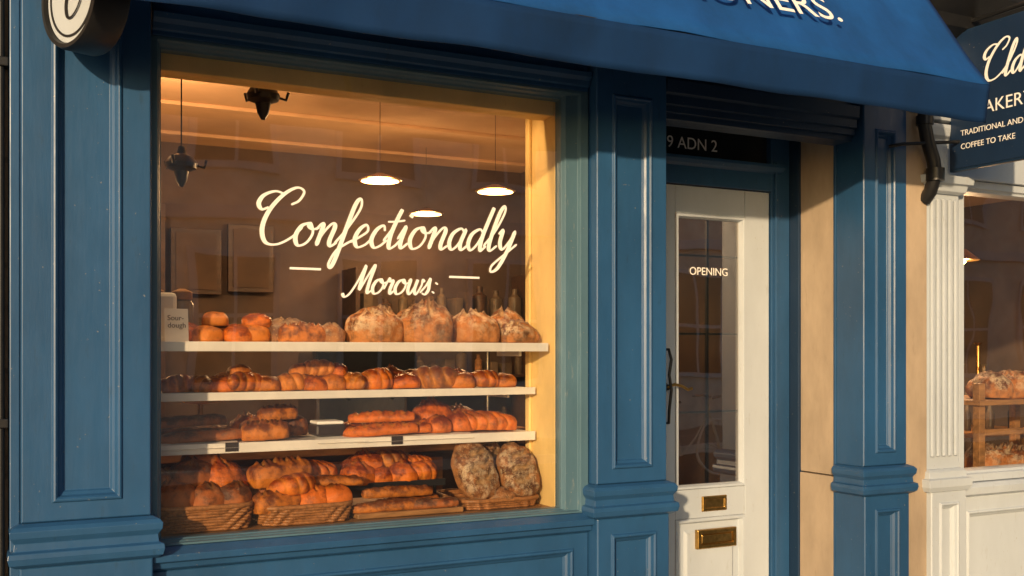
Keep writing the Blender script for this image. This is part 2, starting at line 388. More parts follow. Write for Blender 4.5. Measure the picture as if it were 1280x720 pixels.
box('lining_top', .452, 1.752, .078, .16, 2.262, 2.33, CREAM, B)
box('lining_left', .425, .452, .078, .13, .9, 2.33, CREAM, B)
box('display_side_wall', 1.755, 1.80, .078, .275, .86, 2.6, CREAM, B)
box('display_wall_trim', 1.742, 1.754, .245, .275, .92, 2.33, CREAM, B)
box('wall_filler', 1.801, 1.847, .078, .11, .8, 2.6, DARKW, B, 0)
box('display_deck', .425, 1.755, .078, .62, .86, .914, OAK, B)
box('display_front', .425, 1.80, .60, .62, 0, .858, DARKW, B)
box('recess_left_wall', 2.10, 2.136, .101, .47, 0, 2.6, BLUE, B)
box('recess_jamb', 3.066, 3.10, .102, .115, 0, 2.6, BLUE, B)
box('recess_right_wall', 3.072, 3.10, .116, .31, .95, 2.6, BEIGE, B)
box('recess_dado', 3.068, 3.10, .116, .31, .12, .945, BEIGE, B)
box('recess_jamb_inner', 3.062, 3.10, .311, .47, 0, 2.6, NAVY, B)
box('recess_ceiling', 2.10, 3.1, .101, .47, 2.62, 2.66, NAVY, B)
box('door_step', 2.137, 3.061, -.05, .47, 0, .12, STONE_L, B, .008)
box('door_frame_left', 2.137, 2.342, .365, .43, .12, 2.62, BLUE, B)
box('door_frame_right', 2.962, 3.061, .365, .43, .12, 2.62, BLUE, B)
box('door_frame_bead', 2.975, 2.99, .352, .366, .12, 2.25, BLUE, B)
box('door_head', 2.342, 2.962, .362, .43, 2.126, 2.235, BLUE, B)
mould('door_head_mould', 2.30, 3.0, .362, .36, [(2.2, 0), (2.21, .012), (2.225, .02), (2.237, .02), (2.24, 0)], BLUE, B)
box('transom_top', 2.342, 2.962, .365, .43, 2.45, 2.62, NAVY, B)
box('transom_glass', 2.342, 2.962, .395, .401, 2.237, 2.449, GLO, B, 0)
text('door_number', "9 ADN 2", .068, WHT, B, (2.445, .392, 2.275), (rad(90), 0, 0))
yd = .375
box('door_stile', 2.346, 2.475, yd, yd + .045, .125, 2.122, WHITE, B, .003)
box('door_stile', 2.828, 2.958, yd, yd + .045, .125, 2.122, WHITE, B, .003)
box('door_rail', 2.4755, 2.8275, yd, yd + .045, 2.01, 2.122, WHITE, B, .003)
box('door_rail', 2.4755, 2.8275, yd, yd + .045, .775, .893, WHITE, B, .003)
r = (2.4755, 2.8275, .893, 2.01)
relief('glazing_bead', [(*r, yd - .001), inset(r, .004, y=yd - .008), inset(r, .012, y=yd - .006), inset(r, .018, y=yd + .012), inset(r, .018, y=yd + .03)], WHITE, B, False)
r = (2.4755, 2.8275, .30, .775)
relief('door_panel', [(*r, yd), inset(r, .004, y=yd - .007), inset(r, .014, y=yd - .006), inset(r, .022, y=yd + .014), inset(r, .05, y=yd + .014), inset(r, .062, y=yd + .004)], WHITE, B)
box('door_rail', 2.4755, 2.8275, yd, yd + .045, .125, .3, WHITE, B, .003)
mk('door_glass', [(2.485, yd + .02, .9), (2.82, yd + .02, .9), (2.82, yd + .02, 2.0), (2.485, yd + .02, 2.0)], [(0, 1, 2, 3)], GLD, B)
box('glazing_bar', 2.648, 2.658, yd + .021, yd + .035, .91, 1.99, BLACK, B, .001)
for z in (1.2, 1.52, 1.84): box('glazing_bar', 2.495, 2.647, yd + .023, yd + .033, z, z + .008, BLACK, B, .001); box('glazing_bar', 2.659, 2.808, yd + .023, yd + .033, z, z + .008, BLACK, B, .001)
text('door_lettering', "OPENING", .045, WHT, B, (2.655, yd + .016, 1.765), (rad(90), 0, 0), 'CENTER')
relief('letterbox', [(2.575, 2.775, .65, .728, yd + .003), (2.575, 2.775, .65, .728, yd - .012), (2.579, 2.771, .654, .724, yd - .016), (2.592, 2.758, .666, .712, yd - .016), (2.594, 2.756, .668, .710, yd - .008), (2.596, 2.754, .67, .708, yd - .008), (2.60, 2.75, .674, .704, yd - .013)], BRASS, B)
relief('door_plate', [(2.605, 2.73, .80, .862, yd - .0005), (2.605, 2.73, .80, .862, yd - .006), (2.609, 2.726, .804, .858, yd - .009), (2.617, 2.718, .812, .85, yd - .009), (2.62, 2.715, .815, .847, yd - .004)], BRASS, B)
rev('handle_rose', [(.026, 0), (.026, .006), (.018, .012), (.012, .02), (.012, .04)], BLACK, B, (2.41, yd, 1.31), (rad(90), 0, 0))
tube('handle_lever', [(2.41, yd - .035, 1.31), (2.44, yd - .045, 1.322), (2.47, yd - .05, 1.315), (2.50, yd - .05, 1.30), (2.52, yd - .05, 1.305)], .006, BRASS, B)
rev('key_escutcheon', [(.014, 0), (.014, .005), (.008, .008)], BLACK, B, (2.41, yd, 1.2), (rad(90), 0, 0))
tube('pull_handle', [(2.415, yd, 1.46), (2.415, yd - .04, 1.46), (2.42, yd - .05, 1.42), (2.41, yd - .05, 1.36), (2.42, yd - .05, 1.30), (2.41, yd - .05, 1.22), (2.415, yd - .04, 1.17), (2.415, yd, 1.165)], .006, BLACK, B)
box('interior_floor', .1, 3.4, .47, 3.6, .0, .1, FLOORI, B, 0)
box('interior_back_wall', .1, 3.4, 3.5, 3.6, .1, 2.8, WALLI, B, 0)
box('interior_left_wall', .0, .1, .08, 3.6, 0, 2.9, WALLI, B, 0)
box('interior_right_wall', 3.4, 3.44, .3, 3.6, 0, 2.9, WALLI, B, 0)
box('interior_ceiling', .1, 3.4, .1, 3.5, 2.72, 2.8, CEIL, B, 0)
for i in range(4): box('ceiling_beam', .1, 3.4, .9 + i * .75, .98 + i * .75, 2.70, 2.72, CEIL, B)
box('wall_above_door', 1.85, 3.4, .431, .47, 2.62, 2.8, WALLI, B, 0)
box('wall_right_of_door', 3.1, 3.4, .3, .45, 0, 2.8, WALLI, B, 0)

L = empty('window_lettering')
script_text('shop_name', 'Confectionadly', .700, 1.770, .0752, .0695, .045, .0072, .0030, .30, L, .018)
script_text('shop_subtitle', 'Morows:', 1.01, 1.632, .049, .046, .045, .0056, .0026, .30, L, .01)
box('dash', .822, .918, .044, .047, 1.699, 1.706, WHT, L, 0)
box('dash', 1.345, 1.452, .044, .047, 1.690, 1.697, WHT, L, 0)

# ------------------------------------------------------------ awning
A = empty('awning')
xa, xb = .05, 3.154
nx, ny = 90, 14
vs = []; fs = []
for j in range(ny + 1):
    t = j / ny
    for i in range(nx + 1):
        x = xa + (xb - xa) * i / nx
        sag = .012 * math.sin(math.pi * t) * (1 + .4 * math.sin(i * .7)) + .008 * noise.noise(Vector((x * 3, t * 2, 0))) + .003 * noise.noise(Vector((x * 9 + t * 4, t * 3, 3)))
        vs.append((x, -.03 - .52 * t + sag * .6, 3.18 - .79 * t - sag))
for j in range(ny):
    for i in range(nx): a = j * (nx + 1) + i; fs.append((a, a + 1, a + nx + 2, a + nx + 1))
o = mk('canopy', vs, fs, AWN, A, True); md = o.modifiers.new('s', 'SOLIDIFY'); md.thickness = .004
vs = []; fs = []
for j in range(7):
    t = j / 6
    for i in range(nx * 2 + 1):
        x = xa + (xb - xa) * i / (nx * 2)
        wv = t * (.008 * math.sin(x * 9.0) + .010 * noise.noise(Vector((x * 6, 1, t))))
        vs.append((x, -.553 + wv + .02 * t, 2.387 - .127 * t + t * .005 * noise.noise(Vector((x * 4, 5, 0)))))
for j in range(6):
    for i in range(nx * 2): a = j * (nx * 2 + 1) + i; fs.append((a, a + 1, a + nx * 2 + 2, a + nx * 2 + 1))
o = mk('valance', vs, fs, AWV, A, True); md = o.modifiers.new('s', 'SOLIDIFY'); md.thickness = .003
tube('front_bar', [(xa, -.535, 2.385), (xb, -.535, 2.385)], .012, BLACK, A)
for x in (xa + .03, 1.2, 2.15, xb - .03):
    tube('folding_arm', [(x, -.03, 2.60), (x - .1, -.3, 2.48), (x, -.52, 2.385)], .011, BLACK, A)
text('awning_lettering', "CONFECTIONERS.", .165, WHT, A, (2.55, -.474, 2.545), (rad(56.1), 0, 0), 'RIGHT')

# ------------------------------------------------------------ round projecting sign
R = empty('round_wall_sign', (.232, -.19, 2.355)); R.rotation_euler = (rad(90), 0, rad(-66))
rev('sign_rim', [(.10, -.045), (.137, -.045), (.140, -.038), (.140, .035), (.136, .047), (.126, .047), (.123, .036)], BLACK, R, n=64, cap=False)
rev('sign_face', [(.123, -.03), (.123, .034), (.121, .036)], WHITE, R, n=64)
tube('sign_bracket', [(0, .0, -.045), (0, 0, -.10)], .014, BLACK, R)
rev('ring_detail', [(.108, .036), (.108, .0385), (.102, .0385), (.102, .036)], BLACK, R, n=64, cap=False)
XF = Matrix(((1, 0, 0, 0), (0, 0, 1, 0), (0, -1, 0, .0), (0, 0, 0, 1)))
script_text('sign_monogram', 'C', -.045, -.06, .045, .045, -.0395, .006, .0025, .2, R, 0, XF, BLACK)

# ------------------------------------------------------------ left stone building
W = empty('stone_building')
box('wall', -6, .057, .02, .3, 0, 7.2, STONE, W, 0)
box('wall_pier', -.06, .01, -.05, .02, 0, 7.2, STONE, W, .01)
D = empty('drainpipe')
tube('pipe', [(.040, -.004, 0), (.040, -.004, 7)], .009, BLACK, D)
for z in (1.25, 2.2, 3.2): box('pipe_clip', .014, .058, -.02, .0195, z, z + .025, BLACK, D)

# ------------------------------------------------------------ right neighbour
NB = empty('white_shop_building')
box('beige_strip', 3.3075, 3.43, -.035, .1, 0, 2.9, BEIGE, NB)
X0 = 3.432
box('pilaster_core', X0, X0 + .19, -.03, .1, .96, 2.14, WHITE, NB)
for k in range(5):
    box('flute', X0 + .016 + k * .034, X0 + .038 + k * .034, -.044, -.0305, 1.02, 2.08, WHITE, NB, .006)
mould('pilaster_base', X0, X0 + .19, .1, -.045, [(.88, .02), (.90, .03), (.93, .03), (.935, .015), (.96, .012), (.97, 0)], WHITE, NB)
panelled('pilaster_plinth', X0 - .004, X0 + .2, .1, .88, .1, -.06, .045, WHITE, NB)
mould('pilaster_capital', X0, X0 + .19, .1, -.04, [(2.10, .0), (2.11, .015), (2.135, .02), (2.14, .035), (2.17, .04), (2.175, .01)], WHITE, NB)
box('lintel', X0, 7.0, -.02, .1, 2.178, 2.38, WHITE, NB)
mould('lintel_mould', X0, 7.0, -.02, -.02, [(2.33, 0), (2.34, .02), (2.37, .03), (2.385, .03), (2.39, 0)], WHITE, NB, False)
PALE = paint('pale_fascia', (.42, .46, .5), .5, .15)
box('fascia', X0, 7.0, -.05, .1, 2.40, 2.72, PALE, NB)
mould('cornice', X0 - .05, 7.0, .1, -.05, [(2.73, .02), (2.76, .08), (2.80, .10), (2.86, .18), (2.95, .2), (2.96, 0)], BLACK, NB)
box('upper_wall', 3.38, 7.0, .03, .3, 2.97, 7.2, BRICK, NB, 0)
r0 = (3.66, 5.6, .9, 2.176)
box('window_post', 3.6225, 3.66, .0, .1, .9, 2.176, WHITE, NB)
relief('window_frame', [(*r0, .08), (*r0, .0), inset(r0, .03, y=.0), inset(r0, .035, y=.012), inset(r0, .045, y=.014), inset(r0, .05, y=.07)], WHITE, NB, False)
mk('window_glass', [(3.7, .045, .94), (5.56, .045, .94), (5.56, .045, 2.13), (3.7, .045, 2.13)], [(0, 1, 2, 3)], GL, NB)
mould('window_sill', 3.64, 5.62, .1, .0, [(.84, .01), (.85, .03), (.88, .035), (.897, .02)], WHITE, NB)
for k in range(3): panelled('stall_panel', 3.64 + k * .66, 4.297 + k * .66, .1, .838, .08, -.005, .06, WHITE, NB)
box('plinth', 3.64, 7.0, -.02, .08, 0, .098, STONE_L, NB)
box('end_wall', 5.62, 7.0, .0, .1, .1, 2.176, WHITE, NB)
box('interior_back', 3.46, 7, 2.9, 3.0, 0, 2.8, WALLI, NB, 0)
box('interior_side', 3.442, 3.5, .1, 3.0, 0, 2.8, WALLI, NB, 0)
box('interior_end', 6.95, 7, .1, 3.0, 0, 2.8, WALLI, NB, 0)
box('interior_floor', 3.5, 7, .1, 2.9, 0, .1, FLOORI, NB, 0)
box('interior_ceiling', 3.44, 7, .1, 3.0, 2.6, 2.7, CEIL, NB, 0)

D2 = empty('downpipe')
tube('pipe', [(3.36, -.085, 6.5), (3.36, -.085, 2.36), (3.375, -.085, 2.30), (3.41, -.085, 2.22), (3.42, -.085, 2.16), (3.42, -.06, 2.10), (3.42, -.03, 2.07)], .027, BLACK, D2, res=5)
for z in (2.52, 2.36): rev('collar', [(.034, 0), (.034, .035)], BLACK, D2, (3.36, -.085, z))
rev('shoe', [(.036, 0), (.036, .05)], BLACK, D2, (3.42, -.085, 2.14))
HS = empty('hanging_sign')
tube('sign_arm', [(3.20, -.05, 2.265), (3.23, -.09, 2.27), (3.56, -.09, 2.31)], .007, BLACK, HS)
box('board', 3.555, 3.58, -.50, -.04, 2.19, 2.76, NAVY, HS, .004)
SIGNB = paint('sign_blue', (.010, .028, .07), .4, .2)
box('board_face', 3.551, 3.5545, -.49, -.05, 2.20, 2.75, SIGNB, HS, 0)
tube('sign_rail', [(3.567, .0, 2.79), (3.567, -.55, 2.79)], .01, BLACK, HS)
for y in (-.12, -.44): tube('sign_hook', [(3.567, y, 2.79), (3.567, y, 2.75)], .004, BLACK, HS)
XS = Matrix.Translation((3.549, -.19, 2.52)) @ Matrix.Rotation(rad(-90), 4, 'Z')
script_text('sign_script', 'Cldnb', 0, 0, .062, .06, 0, .0075, .003, .3, HS, .06, XS)
text('sign_line', "BAKERY", .072, WHT, HS, (3.549, -.17, 2.40), (rad(90), 0, rad(-90)))
text('sign_line', "TRADITIONAL AND", .032, WHT, HS, (3.549, -.10, 2.330), (rad(90), 0, rad(-90)))
text('sign_line', "COFFEE TO TAKE", .032, WHT, HS, (3.549, -.10, 2.275), (rad(90), 0, rad(-90)))

# ------------------------------------------------------------ bread
def lump(name, Lx, W_, H, mat, p=.5, nu=44, nv=30, scores=(), sw=.03, ridge=0, ramp_=0, bend=0, flat=.5, na=.07, flour=0, seed=0, plait=False, diag=0, gd=.09):
    vs = []; tone = []
    for i in range(nu + 1):
        u = i / nu; cx = -math.cos(math.pi * u)
        for j in range(nv):
            a = 2 * math.pi * j / nv
            r = max(0.0, math.sin(math.pi * u)) ** p
            ph = (cx + 1) / 2 * ridge + diag * math.sin(a)
            rr = 0
            if ridge:
                rr = abs(math.sin(math.pi * ph)) ** .6; r *= (1 - ramp_) + ramp_ * rr
            if plait:
                q = math.sin(math.pi * ((cx + 1) / 2 * 6 + math.cos(a) * .9)); rr = abs(q) ** .5; r *= .8 + .2 * rr
            x = cx * Lx / 2; y = W_ / 2 * r * math.cos(a); z = H / 2 * r * math.sin(a)
            nz = noise.noise(Vector((x * 14 + seed * 7, y * 14, z * 14))) + .5 * noise.noise(Vector((x * 40, y * 40 + seed, z * 40)))
            k = 1 + na * nz * 2
            x *= 1 + na * nz * .6; y *= k; z *= k
            up = max(0, math.sin(a)); g_ = 0; edge = 0
            for (sx_, sy_, ang, ln) in scores:
                dx = x / Lx * 2 - sx_; dy = y / W_ * 2 - sy_
                asp = W_ / Lx; dy2 = dy * asp
                al = dx * math.cos(ang) + dy2 * math.sin(ang); pe = -dx * math.sin(ang) + dy2 * math.cos(ang)
                pe += .05 * math.sin(al * 7 + seed)
                e = max(0, 1 - (abs(al) / ln) ** 4)
                s_ = math.exp(-(pe / (sw * 2)) ** 2) * e
                ed = math.exp(-((abs(pe) - sw * 3.2) / (sw * 1.3)) ** 2) * e
                z += H * gd * (ed - s_) * up
                g_ = max(g_, s_); edge = max(edge, ed)
            if z < -flat * H / 2: z = -flat * H / 2 + .02 * (z + flat * H / 2)
            y += bend * (cx * cx)
            vs.append((x, y, z + flat * H / 2))
            low = 1 - max(0, min(1, (math.sin(a) + .4)))
            tr = min(1, g_ * (up > 0) + (1 - rr) * .5 * (ridge > 0 or plait) + low * .2)
            tone.append((tr, flour * max(0, min(1, .35 + .65 * math.sin(a))) * (1 - g_ * .7) * (1 - .6 * edge), max(0, math.sin(a)) * .5 + rr * .3 * (ridge > 0) + .5 * edge * (up > 0), 1))
    fs = []
    for i in range(nu):
        for j in range(nv): fs.append((i * nv + j, i * nv + (j + 1) % nv, (i + 1) * nv + (j + 1) % nv, (i + 1) * nv + j))
    me = bpy.data.meshes.new(name); me.from_pydata(vs, [], fs); me.update()
    bm = bmesh.new(); bm.from_mesh(me); bmesh.ops.recalc_face_normals(bm, faces=bm.faces); bm.to_mesh(me); bm.free()
    for pl in me.polygons: pl.use_smooth = True
    at = me.attributes.new('tone', 'FLOAT_COLOR', 'POINT')
    for i, t in enumerate(tone): at.data[i].color = t
    me.materials.append(mat); return me
M = {}
M['boule1'] = lump('boule', .17, .17, .145, B_RUST, .55, 60, 48, [(-.45, 0, 1.35, .5), (0, 0, 1.35, .7), (.45, 0, 1.35, .5)], .035, flour=.75, seed=1)
M['boule2'] = lump('boule', .165, .165, .16, B_RUST, .55, 60, 48, [(0, 0, .4, .8), (0, -.1, 1.9, .7)], .045, flour=.6, seed=2)
M['boule3'] = lump('boule', .165, .16, .13, B_RUST, .55, 60, 48, [(-.3, 0, 1.1, .6), (.25, 0, 1.1, .6)], .05, flour=.8, seed=3)
M['bloomer'] = lump('bloomer', .2, .12, .1, B_GOLD, .4, 64, 36, [(x, 0, 1.0, .28) for x in (-.6, -.2, .2, .6)], .035, seed=4, flour=.05)
M['bagu'] = lump('baguette', .40, .07, .06, B_GOLD, .35, 100, 28, [(x, 0, .35, .17) for x in (-.72, -.36, 0, .36, .72)], .018, seed=5, flour=.1)
M['bagu2'] = lump('baguette', .30, .065, .055, B_DARK, .4, 90, 28, [(x, 0, .35, .2) for x in (-.6, -.2, .2, .6)], .02, seed=6, flour=.15)
M['crois'] = lump('croissant', .145, .08, .070, B_GLAZE, .95, 70, 28, ridge=5, ramp_=.16, bend=.035, seed=7, flat=.7, diag=.12)
M['crois2'] = lump('croissant', .135, .085, .074, B_GOLD, .9, 70, 28, ridge=4, ramp_=.2, bend=.022, seed=8, flat=.7, diag=.35)
M['bun'] = lump('bun', .085, .08, .07, B_GOLD, .55, 28, 24, seed=9)
M['bun2'] = lump('bun', .095, .09, .07, B_GLAZE, .55, 36, 30, [(0, 0, .6, .6)], .06, seed=10)
M['round'] = lump('round_loaf', .13, .125, .115, B_DARK, .55, 44, 36, [(0, 0, .9, .75)], .045, seed=11, flour=.08)
M['roundg'] = lump('round_loaf', .12, .115, .10, B_GLAZE, .55, 44, 36, [(-.1, .1, .4, .5), (0, -.1, 1.8, .5)], .04, seed=12, na=.1)
M['plait'] = lump('plaited_loaf', .24, .105, .095, B_GLAZE, .45, 80, 36, plait=True, seed=13)
M['lean'] = lump('seeded_loaf', .145, .215, .10, B_SEED, .55, 56, 56, [(-.1, -.45, .3, .6), (0, 0, .3, .8), (.1, .45, .3, .6)], .055, seed=14, flour=.7, na=.09, gd=.12)
M['strud'] = lump('strudel', .26, .075, .05, B_GLAZE, .25, 90, 24, [(x, 0, .9, .25) for x in (-.7, -.35, 0, .35, .7)], .03, seed=15)
M['seedbun'] = lump('seeded_loaf', .13, .1, .085, B_SEED, .5, 40, 30, [(0, 0, .5, .7)], .05, seed=16, flour=.35)
NAMES = {'boule1': 'sourdough_loaf', 'boule2': 'sourdough_loaf', 'boule3': 'sourdough_loaf', 'bloomer': 'bloomer_loaf', 'bagu': 'baguette', 'bagu2': 'baguette',
         'crois': 'croissant', 'crois2': 'croissant', 'bun': 'bread_bun', 'bun2': 'bread_bun', 'round': 'round_loaf', 'roundg': 'round_loaf', 'plait': 'plaited_loaf',
         'lean': 'seeded_loaf', 'strud': 'pastry_strudel', 'seedbun': 'seeded_loaf'}
def put(k, x, y, z, rz=0, s=1, rx=0, ry=0):
    o = bpy.data.objects.new(NAMES[k], M[k]); COL.objects.link(o)
    if k in ('bun', 'bun2', 'crois', 'crois2', 'roundg', 'seedbun'): s *= 1.1
    o.location = (x, y, z); o.rotation_euler = (rad(rx + random.uniform(-3, 3)), rad(ry + random.uniform(-3, 3)), rad(rz + random.uniform(-12, 12)))
    o.scale = (s * random.uniform(.92, 1.08), s * random.uniform(.92, 1.08), s * random.uniform(.9, 1.1))
    return o

def shelf(name, x0, x1, y0, y1, z, t=.024):
    e = empty(name)
    box('board', x0, x1, y0, y1, z - t, z, SHELF, e, .002)
    box('front_lip', x0, x1, y0 - .006, y0 - .0005, z - t - .003, z + .002, SHELF, e, .001)
    for bx in (x0 + .02, x1 - .05): box('bracket', bx, bx + .012, y0 + .12, y1, z - t - .02, z - t - .001, SHELF, e)
    return e
Z1, Z2, Z3, Z4 = 1.479, 1.324, 1.168, .915
shelf('display_shelf', .428, 1.738, .10, .40, Z1)
shelf('display_shelf', .428, 1.741, .20, .48, Z2, .02)
shelf('display_shelf', .428, 1.741, .20, .52, Z3, .026)
e = empty('shelf_rail'); box('rail', .428, 1.75, .54, .57, 1.08, 1.115, OAK, e); box('rail_end', .43, .46, .5, .539, .915, 1.12, OAK, e)
for x in (.47, 1.70):
    e = empty('shelf_upright'); tube('post', [(x, .50, .915), (x, .50, 1.455)], .008, CHROME, e)

yy = .22
for k, x, dy, s, rz in [('bun2', .555, .02, 1, 10), ('bun', .61, -.02, 1, 40), ('bun', .655, .05, 1, 0), ('bun2', .70, -.01, .95, 80), ('bun', .755, .0, 1.0, 10), ('bun', .79, .06, .95, 0),
                        ('seedbun', .865, .04, 1.15, 20), ('bloomer', .90, -.03, .75, 10), ('seedbun', 1.0, -.01, .85, 60), ('seedbun', 1.02, .10, .8, 0),
                        ('boule1', 1.155, .0, 1.06, 20), ('boule2', 1.325, -.02, 1.05, -20), ('boule1', 1.34, .14, 1.05, 60), ('boule3', 1.505, -.02, 1.06, 5), ('boule2', 1.650, .03, .96, 40), ('boule3', 1.66, -.055, .78, 10), ('boule1', 1.20, .15, .9, 80),
                        ('bun', .58, .1, 1, 0), ('bun2', .68, .13, 1, 0), ('roundg', .80, .14, .9, 0), ('boule3', 1.5, .14, 1, 90)]:
    put(k, x, yy + dy, Z1 + .001, rz, s)
put('bun', .64, .24, Z1 + .05, 0, .9); put('bun2', .77, .25, Z1 + .045, 0, .85)
yy = .285
for k, x, dy, s, rz in [('crois', .54, 0, .8, 5), ('crois2', .60, .01, .85, 140), ('bun2', .665, .0, .9, 0), ('crois', .74, 0, .95, 200), ('bun', .81, .0, .85, 0), ('bun', .70, .06, 1, 0), ('roundg', .745, .1, .8, 0),
                        ('crois2', .90, 0, .9, 0), ('bun2', .96, -.01, .85, 0), ('crois', 1.0, .06, .95, 30), ('bun', 1.03, .0, .9, 0), ('crois2', 1.09, 0, .85, 140), ('bun2', .92, .08, 1, 0),
                        ('crois', 1.19, 0, 1.05, 15), ('bun2', 1.29, .01, .95, 175), ('crois2', 1.39, 0, 1.1, -25), ('strud', 1.46, .05, .7, 10), ('bun', 1.49, -.01, .95, 170), ('crois', 1.59, .0, .95, 20), ('roundg', 1.27, .09, .8, 20), ('crois2', 1.37, .09, 1, 0), ('roundg', 1.52, .1, .8, 0), ('bun', 1.67, .02, .9, 0)]:
    put(k, x, yy + dy, Z2 + .001, rz, s)
for k, x in [('bun', .93), ('crois2', .985), ('bun2', 1.05), ('bun', .73), ('bun', 1.0)]: put(k, x, .315, Z2 + .045, random.uniform(0, 180), .8)
for k, x, y, s, rz in [('bagu2', .60, .30, .9, 2), ('bagu2', .59, .38, .95, -3), ('bagu', .62, .46, .8, 3), ('bloomer', .80, .30, .8, -4), ('crois2', .83, .39, 1.1, 0), ('round', .92, .42, .75, 0), ('roundg', .78, .46, .9, 0),
                       ('strud', 1.18, .29, 1.0, -14), ('strud', 1.24, .34, 1.05, -14), ('strud', 1.27, .40, 1.05, -12), ('strud', 1.17, .42, 1.0, -12), ('roundg', 1.42, .42, 1.15, 0),
                       ('plait', 1.585, .32, .95, -4), ('roundg', 1.49, .33, .8, 0), ('crois', 1.66, .42, 1, 0), ('bun2', 1.40, .31, .9, 0), ('roundg', 1.55, .47, 1, 0)]:
    put(k, x, y - .04, Z3 + .006, rz, s)
put('bagu2', .56, .30, Z3 + .05, 4, .85); put('strud', 1.21, .32, Z3 + .045, -10, .95); put('bloomer', .86, .34, Z3 + .06, 10, .7)
for x0, x1 in ((.95, 1.12), (1.08, 1.50), (.44, .7)):
    e = empty('paper_liner'); nxp = 12; vs = []; fs = []
    for i in range(nxp + 1):
        for j in range(5):
            xx = x0 + (x1 - x0) * i / nxp; y_ = .192 + .2 * j / 4
            vs.append((xx + (.01 * math.sin(j)), y_ - (.004 if j == 0 else 0), Z3 + .003 + (.0025 * noise.noise(Vector((xx * 20, y_ * 20, 0)))) - (.016 if j == 0 else 0)))
    for i in range(nxp):
        for j in range(4): a = i * 5 + j; fs.append((a, a + 1, a + 6, a + 5))
    o = mk('sheet', vs, fs, PAPER, e, True); o.location.z = .002 if x0 == .95 else 0
e = empty('chocolate_cake'); box('cake', .96, 1.06, .24, .34, Z3 + .008, Z3 + .045, CHOC, e, .008); box('icing', .965, 1.055, .245, .335, Z3 + .0455, Z3 + .056, WHT, e, .004)
e = empty('price_card'); mk('card', [(.475, .14, Z1 + .001), (.545, .15, Z1 + .001), (.545, .165, Z1 + .10), (.475, .155, Z1 + .10)], [(0, 1, 2, 3)], PAPER, e)
text('card_text', "Sour-\ndough", .022, BLACK, e, (.482, .1395, Z1 + .065), (rad(84), 0, rad(8)))
e = empty('bread_paper_bag'); box('bag', .44, .52, .2, .28, Z1 + .001, Z1 + .15, PAPER, e, .012)
for x, y in ((.47, .33), (.56, .36)):
    e = empty('storage_jar'); rev('jar', [(.032, 0), (.036, .01), (.036, .12), (.028, .135)], JARG, e, (x, y, Z1 + .001), n=20); rev('lid', [(.03, .1355), (.032, .14), (.032, .16), (.01, .17)], OAK, e, (x, y, Z1 + .001), n=20)
for x, z, y in [(.66, Z3, .192), (1.2, Z3, .192)]:
    e = empty('price_tag'); box('tag', x, x + .04, y - .002, y, z - .024, z + .004, CHOC, e, .001)

def basket(x0, x1, y0, y1, z, hgt):
    e = empty('wicker_basket'); vs = []; fs = []
    def path(off, n=120):
        cx, cy = (x0 + x1) / 2, (y0 + y1) / 2; ax, ay = (x1 - x0) / 2 + off, (y1 - y0) / 2 + off; P = []
        for i in range(n):
            a = 2 * math.pi * i / n; c, s = math.cos(a), math.sin(a); q = .4
            P.append((cx + ax * math.copysign(abs(c) ** q, c), cy + ay * math.copysign(abs(s) ** q, s)))
        return P
    rows = int(hgt / .0085)
    for k in range(rows + 1):
        zz = z + .006 + k * .0085; P = path(k / rows * .012 - .014); n = len(P); rr = .0052 if k < rows else .008
        acc = 0; rings = []
        for i in range(n):
            p = Vector(P[i]); q = Vector(P[(i + 1) % n]); pr = Vector(P[i - 1]); t = (q - pr).normalized(); nn_ = Vector((t.y, -t.x))
            acc += (p - pr).length if i else 0
            off = .0045 * math.sin(acc / .018 * math.pi + k * math.pi) if k < rows else 0
            ring = []
            for m_ in range(6):
                b_ = 2 * math.pi * m_ / 6; d = off + rr * math.cos(b_); vs.append((p.x + nn_.x * d, p.y + nn_.y * d, zz + rr * math.sin(b_))); ring.append(len(vs) - 1)
            rings.append(ring)
        for i in range(n):
            A_, B_ = rings[i], rings[(i + 1) % n]
            for m_ in range(6): fs.append((A_[m_], A_[(m_ + 1) % 6], B_[(m_ + 1) % 6], B_[m_]))
    mk('weave', vs, fs, WICKER, e, True)
    box('base', x0 + .03, x1 - .03, y0 + .03, y1 - .03, z, z + .01, WICKER, e)
    return e
basket(.44, .735, .10, .36, Z4, .074)
basket(.75, 1.05, .10, .34, Z4, .054)
for k, x, y, z, s, rz in [('round', .51, .18, .06, 1.05, 0), ('round', .60, .17, .055, 1.0, 40), ('round', .675, .18, .06, 1.0, 80), ('roundg', .55, .27, .07, 1.1, 0), ('round', .66, .27, .07, 1.1, 20),
                          ('round', .56, .21, .125, 1.05, 20), ('roundg', .65, .22, .115, 1, 20), ('bloomer', .50, .25, .12, .8, 60), ('roundg', .70, .26, .10, .85, 0), ('round', .60, .27, .16, .9, 0),
                          ('bloomer', .82, .17, .04, .85, 10), ('roundg', .93, .17, .045, .8, 10), ('bun2', 1.0, .17, .05, 1, 10), ('round', .80, .25, .05, .95, 0), ('roundg', .91, .26, .06, 1, 0), ('roundg', 1.0, .25, .05, .9, 0)]:
    put(k, x, y, Z4 + z, rz, s)
put('bloomer', .84, .24, Z4 + .115, 20, 1.0); put('bagu', .97, .22, Z4 + .105, -6, .72); put('crois', .88, .17, Z4 + .09, 20, 1.1)
put('plait', .95, .33, Z4 + .1, 5, 1)
e = empty('baking_tray'); box('tray', 1.07, 1.43, .28, .5, Z4 + .075, Z4 + .083, BLACK, e, .002); box('tray_lip', 1.07, 1.43, .272, .279, Z4 + .073, Z4 + .096, BLACK, e, .002)
for x in (1.09, 1.40):
    for y in (.30, .47): tube('leg', [(x, y, Z4), (x, y, Z4 + .075)], .006, BLACK, e)
